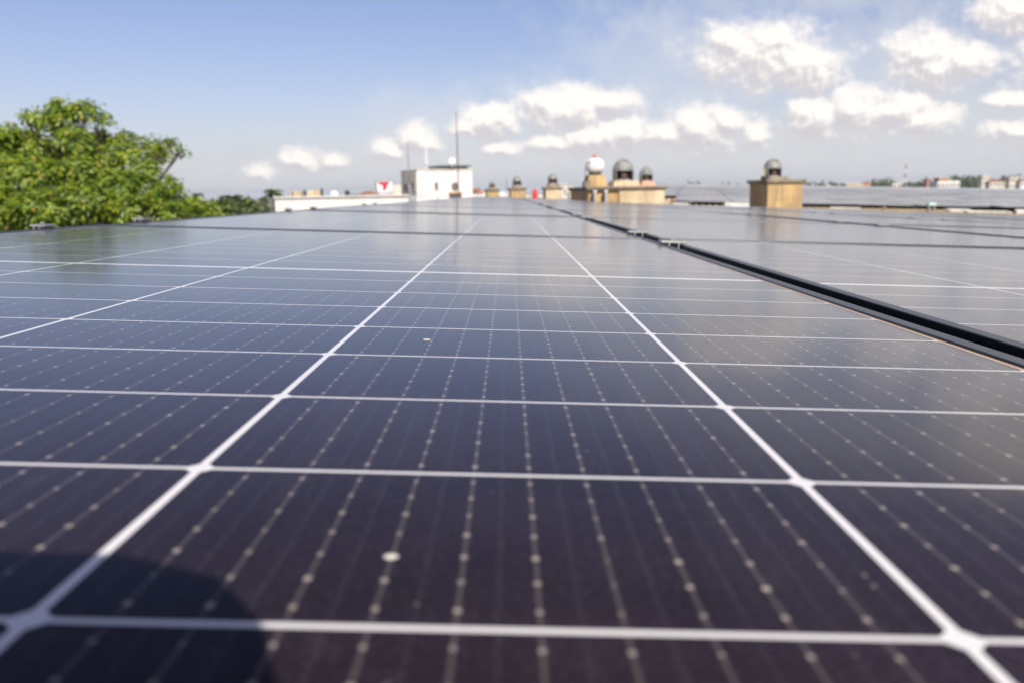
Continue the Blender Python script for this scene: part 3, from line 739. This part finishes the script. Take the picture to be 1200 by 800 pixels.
# masts and dishes on the tower
def mast(label, px, pyb, pyt, D, r0, m, extra=None):
    a = at(px, pyb, D); zt = at(px, pyt, D).z
    t = thing('antenna_mast', label, 'mast', a)
    hh_ = zt-a.z
    MB().tube([(0, 0, 0), (0, 0, hh_*.5), (0, 0, hh_)], [r0, r0*.85, r0*.5], 8).build('pole', m, t)
    if extra: extra(t, hh_)
    return t
def finial(t, h): MB().lathe([(0.02, h), (0.09, h+.06), (0.09, h+.18), (0.02, h+.25)], 10).build('finial', 'orange', t)
mast('tallest thin dull red mast in front of the white stair tower', 537.5, 231, 131, 62, 0.05, 'mastred')
mast('thin grey whip antenna at the left corner of the stair tower', 479, 205, 168, 72, 0.05, 'pole', lambda t, h: MB().box((0, 0, h*.6), (0.35, 0.03, 0.03)).build('crossbar', 'pole', t))
def yagi(t, h):
    MB().tube([(0, 0, h), (-0.1, -.1, h+.15)], 0.02, 6).build('arm', 'whitepaint', t)
    for k, hz in enumerate((0.45, 0.6, 0.75, .9)): MB().box((0, 0, h*hz), (0.5-.08*k, 0.04, 0.04)).build('crossbar', 'whitepaint', t)
    MB().lathe([(0.02, -.1), (0.16, -.06), (0.16, .06), (0.02, .1)], 12, (0, -.05, h*.28)).build('box', 'whitepaint', t)
mast('white antenna pole with crossbars on the stair tower roof', 500, 201, 168, 73, 0.05, 'whitepaint', yagi)
sdish = thing('satellite_dish', 'small white satellite dish above the teal roof of the stair tower', 'dish', at(530, 195, 73))
MB().tube([(0, 0, -.1), (0, 0, 0.3)], 0.04, 6).build('pole', 'whitepaint', sdish)
dd = MB().lathe([(0.02, 0.0), (0.12, 0.015), (0.22, 0.055), (0.28, 0.11)], 20, close=False).build('reflector', 'whitepaint', sdish, smooth=True)
dd.rotation_euler = (R(70), 0, R(10)); dd.location = (0, 0.05, 0.42); q = dd.modifiers.new('thickness', 'SOLIDIFY'); q.thickness = 0.02
mast('thin pale pole standing among the small shafts', 594, 231, 208, 70, 0.04, 'pole')

# parapets and far buildings between the shafts
block('low_wall', 'white parapet just right of the stair tower', 'wall', 551, 572, 226.5, 78, 0.4, 'whitewall')
block('low_wall', 'white parapet wall behind the two smallest shafts', 'wall', 575, 604, 225.0, 84, 0.5, 'whitewall')
block('low_wall', 'grey white parapet behind the red drum', 'wall', 604, 640, 228.5, 86, 0.5, 'palesheet')
junk(557, 226.8, 78.1, (1.0, .4, 0.42), 'brick', 'rubble_heap', 'brown heap on the parapet right of the stair tower', 'rubble', 0.1)
junk(563, 226.8, 78.1, (0.5, .4, 0.22), 'orange', 'rubble_heap', 'small reddish heap right of the brown parapet heap', 'rubble', 0.1)

def house(px0, px1, pyt, D, depth, m, label, roof=None, rh=0.0, nwin=0, group='far buildings on the skyline', stories=1):
    depth *= 0.5
    t, wd, hh = block('distant_house', label, 'building', px0, px1, pyt, D, depth, m, group=group)
    if roof == 'hip':
        b = MB(); e = 0.3; ww = wd+2*e; dd_ = depth+2*e
        b.quadmesh([(-e, -e, hh), (wd+e, -e, hh), (wd+e, depth+e, hh), (-e, depth+e, hh), (wd*.25, depth/2, hh+rh), (wd*.75, depth/2, hh+rh)],
                   [(0, 1, 5, 4), (1, 2, 5), (2, 3, 4, 5), (3, 0, 4), (0, 3, 2, 1)]).build('roof', 'tile', t)
    elif roof == 'flat': MB().box((wd/2, depth/2, hh+rh/2), (wd+.4, depth+.4, rh)).build('roof', 'creamwall', t)
    for sidx in range(stories):
        for k in range(nwin):
            MB().box(((k+.5)*wd/nwin, -0.02, hh-1.5-3.0*sidx), (wd/nwin*.4, 0.08, 1.3)).build('window', 'glasswin', t)
    return t
house(656, 664, 217, 170, 6, 'whitewall', 'pale narrow block just left of the long shaft', 'flat', .3, 2, stories=2)
house(664, 672, 220, 175, 6, 'greywall', 'grey cream block squeezed between pale block and long shaft', 'flat', .3, 2, stories=1)
HX = lambda x: 225.5 - 0.018*(x-600)      # eye level at column x
house(780, 800, HX(790)-0.5, 420, 10, 'greywall', 'low grey house on the skyline right of the long shaft', None)
house(814, 829, HX(820)-1.0, 380, 10, 'creamwall', 'red roofed low house left on the skyline between the shafts', 'hip', 1.2, 3)
house(829, 834, HX(831)-3.0, 380, 8, 'whitewall', 'tiny bright white house beside the red roofed one', 'flat', .3, 1)
house(864, 881, HX(872)-1.0, 400, 10, 'whitewall', 'pinkish roofed house left of the lone ochre shaft', 'hip', 1.4, 3)
house(968, 972, HX(970)-2.0, 420, 8, 'whitewall', 'tiny white cabin on the skyline right of the lone shaft', 'flat', .3, 1)
house(991, 1012, HX(1000)-2.5, 300, 10, 'plaster_pale', 'long cream house on the skyline left of the lattice mast', 'flat', .25, 4)
house(1013, 1020, HX(1016)-2.5, 320, 8, 'terra', 'small brown pink house touching the long cream one', 'hip', .8, 2)
house(1046, 1056, HX(1050)-2.5, 420, 8, 'creamwall', 'pale house at the foot of the lattice mast', 'flat', .3, 2)
house(1087, 1092, HX(1090)-5.0, 350, 8, 'terra', 'small orange house left of the big red and white building', 'hip', .7, 1)
house(1099, 1125, HX(1112)-4.0, 300, 12, 'whitewall', 'long white building with red upper storey on the skyline', None, 0, 6)
house(1101, 1112, HX(1106)-7.0, 303, 8, 'tile', 'red upper storey block above the long white building', 'flat', .3, 3)
house(1151, 1160, HX(1155)-9.0, 500, 10, 'greywall', 'tall beige tower block on the right skyline', 'flat', .5, 3, stories=3)
house(1160, 1178, HX(1168)-2.2, 420, 8, 'creamwall', 'pale row of houses under clay tiles right of the beige tower block', 'hip', .8, 4)
house(1183, 1194, HX(1188)-6.5, 460, 10, 'creamwall', 'pale green cream block near the right picture edge', 'flat', .5, 4, stories=2)
house(1196, 1208, HX(1199)-2.2, 420, 8, 'whitewall', 'low white house under clay tiles at the right picture edge', 'hip', .8, 3)
lm = thing('lattice_mast', 'slender red and white lattice telecom mast on the skyline', 'mast', Vector((at(1060, 217, 520).x, 520, 0)))
hz = at(1060, 193, 520).z
for k in range(8):
    z0, z1 = hz*k/8, hz*(k+1)/8; r0, r1 = 1.5*(1-k/9), 1.5*(1-(k+1)/9)
    b = MB()
    for (sx_, sy_) in ((-1, -1), (1, -1), (0, 1)):
        b.tube([(sx_*r0*.7, sy_*r0*.6, z0), (sx_*r1*.7, sy_*r1*.6, z1)], 0.16, 5)
    n = 3
    for q in range(n):
        za, zb = z0+(z1-z0)*q/n, z0+(z1-z0)*(q+1)/n; ra, rb_ = r0+(r1-r0)*q/n, r0+(r1-r0)*(q+1)/n
        b.tube([(-ra*.7, -ra*.6, za), (rb_*.7, -rb_*.6, zb)], 0.09, 4); b.tube([(ra*.7, -ra*.6, za), (0, rb_*.6, zb)], 0.09, 4)
    b.build('lattice_section', 'mastred' if k % 2 else 'whitepaint', lm)

# ------------------------------------------------------------------ trees
def leaf_cloud(name, parent, clumps, mname, seed, per, leaf, rosette):
    """clumps: (centre, radius xyz); leaves in rosettes of pointed blades through the volume"""
    rn = np.random.default_rng(seed); V = []
    for (c, rad) in clumps:
        vol = rad[0]*rad[1]*rad[2]; n = max(6, int(per*vol**(2/3)))
        d = rn.normal(size=(n, 3)); d /= np.linalg.norm(d, axis=1)[:, None]
        rr = rn.uniform(0.35, 1.0, n)**0.6
        ctr = np.array(c) + d*rr[:, None]*np.array(rad)*rn.uniform(0.78, 1.08, (n, 1))
        for k in range(n):
            m = rn.integers(6, 10); up = d[k]*0.7 + np.array([0.15, -.1, 0.75]); up /= np.linalg.norm(up)
            a = np.cross(up, [0.3, 0.9, 0.1]); a /= np.linalg.norm(a); b = np.cross(up, a)
            th = rn.uniform(0, 6.28) + np.arange(m)*6.283/m + rn.normal(0, .25, m)
            dirs = a*np.cos(th)[:, None] + b*np.sin(th)[:, None] + up*rn.uniform(-0.35, 0.6, (m, 1))
            dirs /= np.linalg.norm(dirs, axis=1)[:, None]
            L = leaf*rn.uniform(0.7, 1.25, (m, 1)); side = np.cross(dirs, up); side /= (np.linalg.norm(side, axis=1)[:, None]+1e-6)
            p0 = ctr[k] + dirs*rosette*0.15 + rn.normal(0, rosette*.25, (m, 3))
            tip = p0 + dirs*L - np.array([0, 0, 1])*L*0.25; mid = p0 + dirs*L*0.6; wv = side*L*0.24
            V.append(np.stack([p0, mid-wv, tip, mid+wv], 1).reshape(-1, 3))
    V = np.concatenate(V); nq = len(V)//4
    me = bpy.data.meshes.new(name); me.from_pydata(V.tolist(), [], (np.arange(nq*4).reshape(-1, 4)).tolist()); me.update()
    me.materials.append(M[mname]); o = bpy.data.objects.new(name, me); C.objects.link(o); o.parent = parent
    return o, nq

TD = 14.0
tl = at(60, 230, TD+0.6); tl.z = 0
tree = thing('broadleaf_tree', 'large bright green broadleaf tree rising beside the panels at far left', 'tree', tl)
CL = [(72,126,15,0),(40,137,13,.2),(98,130,17,-.1),(122,139,9,.1),(72,146,24,0),(10,160,22,.3),(-20,165,28,0),(30,165,18,.8),(52,176,26,.5),(88,166,24,-.5),(118,164,16,.6),
      (146,162,12,.3),(150,178,20,-.4),(178,170,13,.3),(198,171,9,.2),(211,178,5,.1),(128,188,22,-.2),(186,182,13,.9),(170,200,20,-.6),(199,213,10,-.4),(208,220,6,-.3),(90,200,32,-.7),(40,208,38,-.8),
      (0,205,36,-.5),(140,215,26,-1.0),(182,228,19,-.8),(206,236,15,-.2),(228,240,11,.3),(244,244,7,.5),(100,235,34,-1.2),(50,245,38,-1.3),(-5,245,40,-1.2),(155,244,28,-1.2),(200,250,20,-1.0),
      (-60,190,45,0),(-70,240,50,-.5),(-120,215,55,.3),(-40,150,22,.6),(-75,165,26,.4),(20,190,30,1.6),(80,190,30,1.7),(130,220,34,1.8),(10,250,50,1.8),(90,260,50,1.5),(60,290,70,0),(-60,290,75,0),(150,285,45,0),(210,275,30,.2)]
clumps = []
for (px, py, rp, dz) in CL:
    D = TD + dz; p = at(px, py, D) - tl; rm = rp/980.6*D
    clumps.append(((p.x, p.y, p.z), (rm, rm*1.1, rm*0.74)))
leaf_cloud('crown', tree, clumps, 'leaf', 5, 900, 0.100, 0.12)
tb_ = MB(); base = Vector((0.0, 0.0, 0.0)); fork = Vector((0.1, 0, EYE-3.2)); mid = Vector((0.0, 0.1, EYE-1.6))
tb_.tube([(0, 0, -0.1), (0.05, 0.02, 2.0), fork], [0.30, 0.24, 0.19], 12)
for i, (c, rad) in enumerate(clumps):
    c = Vector(c); s = fork if c.z < EYE-1.0 else mid
    rr = random.Random(i); k1 = s.lerp(c, 0.45) + Vector((rr.uniform(-.2, .2), rr.uniform(-.2, .2), rr.uniform(-.25, .05)))
    tb_.tube([s, k1, s.lerp(c, 0.8)+Vector((0, 0, -.05)), c], [0.075, 0.045, 0.022, 0.008], 6)
    for q in range(5):
        e = c + Vector((rr.uniform(-1, 1)*rad[0], rr.uniform(-1, 1)*rad[1], rr.uniform(-.6, 1)*rad[2]))*0.85
        tb_.tube([k1.lerp(c, .6), e], [0.012, 0.004], 4)
tb_.tube([fork, fork.lerp(mid, .5)+Vector((.1, 0, 0)), mid], [0.17, 0.13, 0.10], 10)
tb_.build('trunk', 'bark', tree, smooth=True)

def bush_tree(px, pyt, wpx, D, label, seed, mname='leaf_dark', cat='tree'):
    p = at(px, HX(px), D); top = at(px, pyt, D).z; wdt = wpx/980.6*D/2
    t = thing('broadleaf_tree', label, cat, Vector((p.x, D, 0)), group='trees beyond the roof edge')
    rr = random.Random(seed); cl_ = []
    for k in range(9):
        a = rr.uniform(0, 6.28); q = rr.uniform(0.2, .75)
        cl_.append(((math.cos(a)*wdt*q, math.sin(a)*wdt*q, top - wdt*rr.uniform(.35, 1.3)), (wdt*.42, wdt*.42, wdt*.32)))
    cl_.append(((0, 0, top-wdt*.35), (wdt*.4, wdt*.4, wdt*.35)))
    sc = D/14
    leaf_cloud('crown', t, cl_, mname, seed, 90/(sc**1.2), 0.10*sc, 0.15*sc)
    b = MB(); b.tube([(0, 0, -.1), (0, 0, top-wdt*1.6), (0, 0, top-wdt*.6)], [wdt*.10, wdt*.08, wdt*.03], 8)
    for (c, r_) in cl_: b.tube([(0, 0, top-wdt*1.5), c], [wdt*.04, wdt*.015], 5)
    b.build('trunk', 'bark', t)
for k, (px, pyt, wp, D, lab, mn) in enumerate([(262, 235, 26, 45, 'small round green tree between the two palms', 'leaf_dark'), (246, 240, 20, 34, 'lowest bright green shrubby tree right of the big tree', 'leaf'),
      (285, 234, 26, 60, 'bushy olive green tree left of the taller palm', 'leaf_dark'), (305, 237, 24, 52, 'low green tree directly left of the white building', 'leaf_dark'),
      (228, 238, 26, 36, 'yellow green tree top at the foot of the big tree', 'leaf')]):
    bush_tree(px, pyt, wp, D, lab, 30+k, mn)
# far wooded skyline on the right: rows of tree tops
k = 0
for px, pyt_off, wp, lab in ((801, 1.5, 22, 'first dark tree clump on the skyline right of the long shaft'), (812, 3.0, 10, 'small dark tree left of the red roofed house'), (851, 2.0, 18, 'dark tree clump left of the lone ochre shaft'), (946, 3.5, 22, 'dark blue green tree clump right of the lone shaft'),
        (958, 3.5, 20, 'second dark tree clump right of the lone shaft'), (978, 3.5, 18, 'tree clump left of the long cream house'), (1029, 4.0, 22, 'tree clump right of the brown pink house'), (1041, 4.5, 16, 'small tree clump left of the lattice mast'),
        (1070, 5.0, 20, 'tree clump right of the lattice mast'), (1082, 5.0, 16, 'tree beside the orange house'), (1118, 8.0, 14, 'dark tree behind the long white building'), (1134, 6.0, 22, 'tree clump between white building and beige block'),
        (1147, 9.0, 14, 'taller dark tree at the beige tower block'), (1181, 8.0, 10, 'dark tree left of the pale green cream block')):
    bush_tree(px, HX(px)-pyt_off*0.5, wp*1.25, 560+10*k, lab, 60+k); k += 1

def palm(px, pyc, wpx, D, label, seed, nf=18):
    c = at(px, pyc, D); Rr = wpx/980.6*D/2; rr = random.Random(seed)
    t = thing('palm_tree', label, 'palm', Vector((c.x, D, 0)), group='palms at left beyond the roof edge')
    b = MB(); H = c.z
    for k in range(nf):
        az = 2*math.pi*k/nf + rr.uniform(-.2, .2); el = rr.uniform(-0.25, 1.15); L = Rr*rr.uniform(.95, 1.25)
        pts = []
        for q in range(9):
            f = q/8; hor = L*f*math.cos(el*(1-f*.5)); ver = L*(f*math.sin(el) - 0.75*f*f)
            pts.append(Vector((math.cos(az)*hor, math.sin(az)*hor, H+ver)))
        b.tube(pts, [L*.018*(1-.8*i/8) for i in range(9)], 4)
        sd_ = Vector((-math.sin(az), math.cos(az), 0))
        for q in range(1, 25):
            f = q/25; i = min(7, int(f*8)); p = pts[i].lerp(pts[i+1], f*8-i); ll = L*.30*math.sin(math.pi*(f*.85+.12))
            d = (pts[i+1]-pts[i]).normalized()
            for s in (-1, 1):
                e = p + sd_*s*ll*.8 + d*ll*.5 - Vector((0, 0, ll*.45)); wv = d*L*.045
                b.quadmesh([p-wv, p+wv, e], [(0, 1, 2)])
    b.build('crown', 'palmleaf', t)
    MB().tube([(Rr*.3, 0, -.1), (Rr*.15, 0, H*.5), (0, 0, H)], [Rr*.09, Rr*.07, Rr*.06], 8).build('trunk', 'bark', t)
palm(230.5, 229.5, 19, 110, 'smaller palm just right of the big tree', 1)
palm(319, 226, 27, 90, 'taller palm beside the left end of the low white building', 2)
palm(272, 233, 30, 95, 'low palm between the other two palms', 3)
palm(309, 233, 16, 100, 'small drooping palm left of the taller palm', 4)

# ------------------------------------------------------------------ humid air over the town
hzb = MB().box((0, 2000, 19), (12300, 12300, 40)).build('haze', mat('haze_air'))
hm = hzb.data.materials[0]; t = NT(hm.node_tree); t.n.clear()
vo = t.new('ShaderNodeVolumePrincipled'); vo.inputs['Color'].default_value = c4(0.95, 0.97, 1.0); vo.inputs['Density'].default_value = 0.0002; vo.inputs['Anisotropy'].default_value = 0.2
ou = t.new('ShaderNodeOutputMaterial'); t.link(vo.outputs[0], ou.inputs['Volume'])
hzb['kind'] = 'stuff'
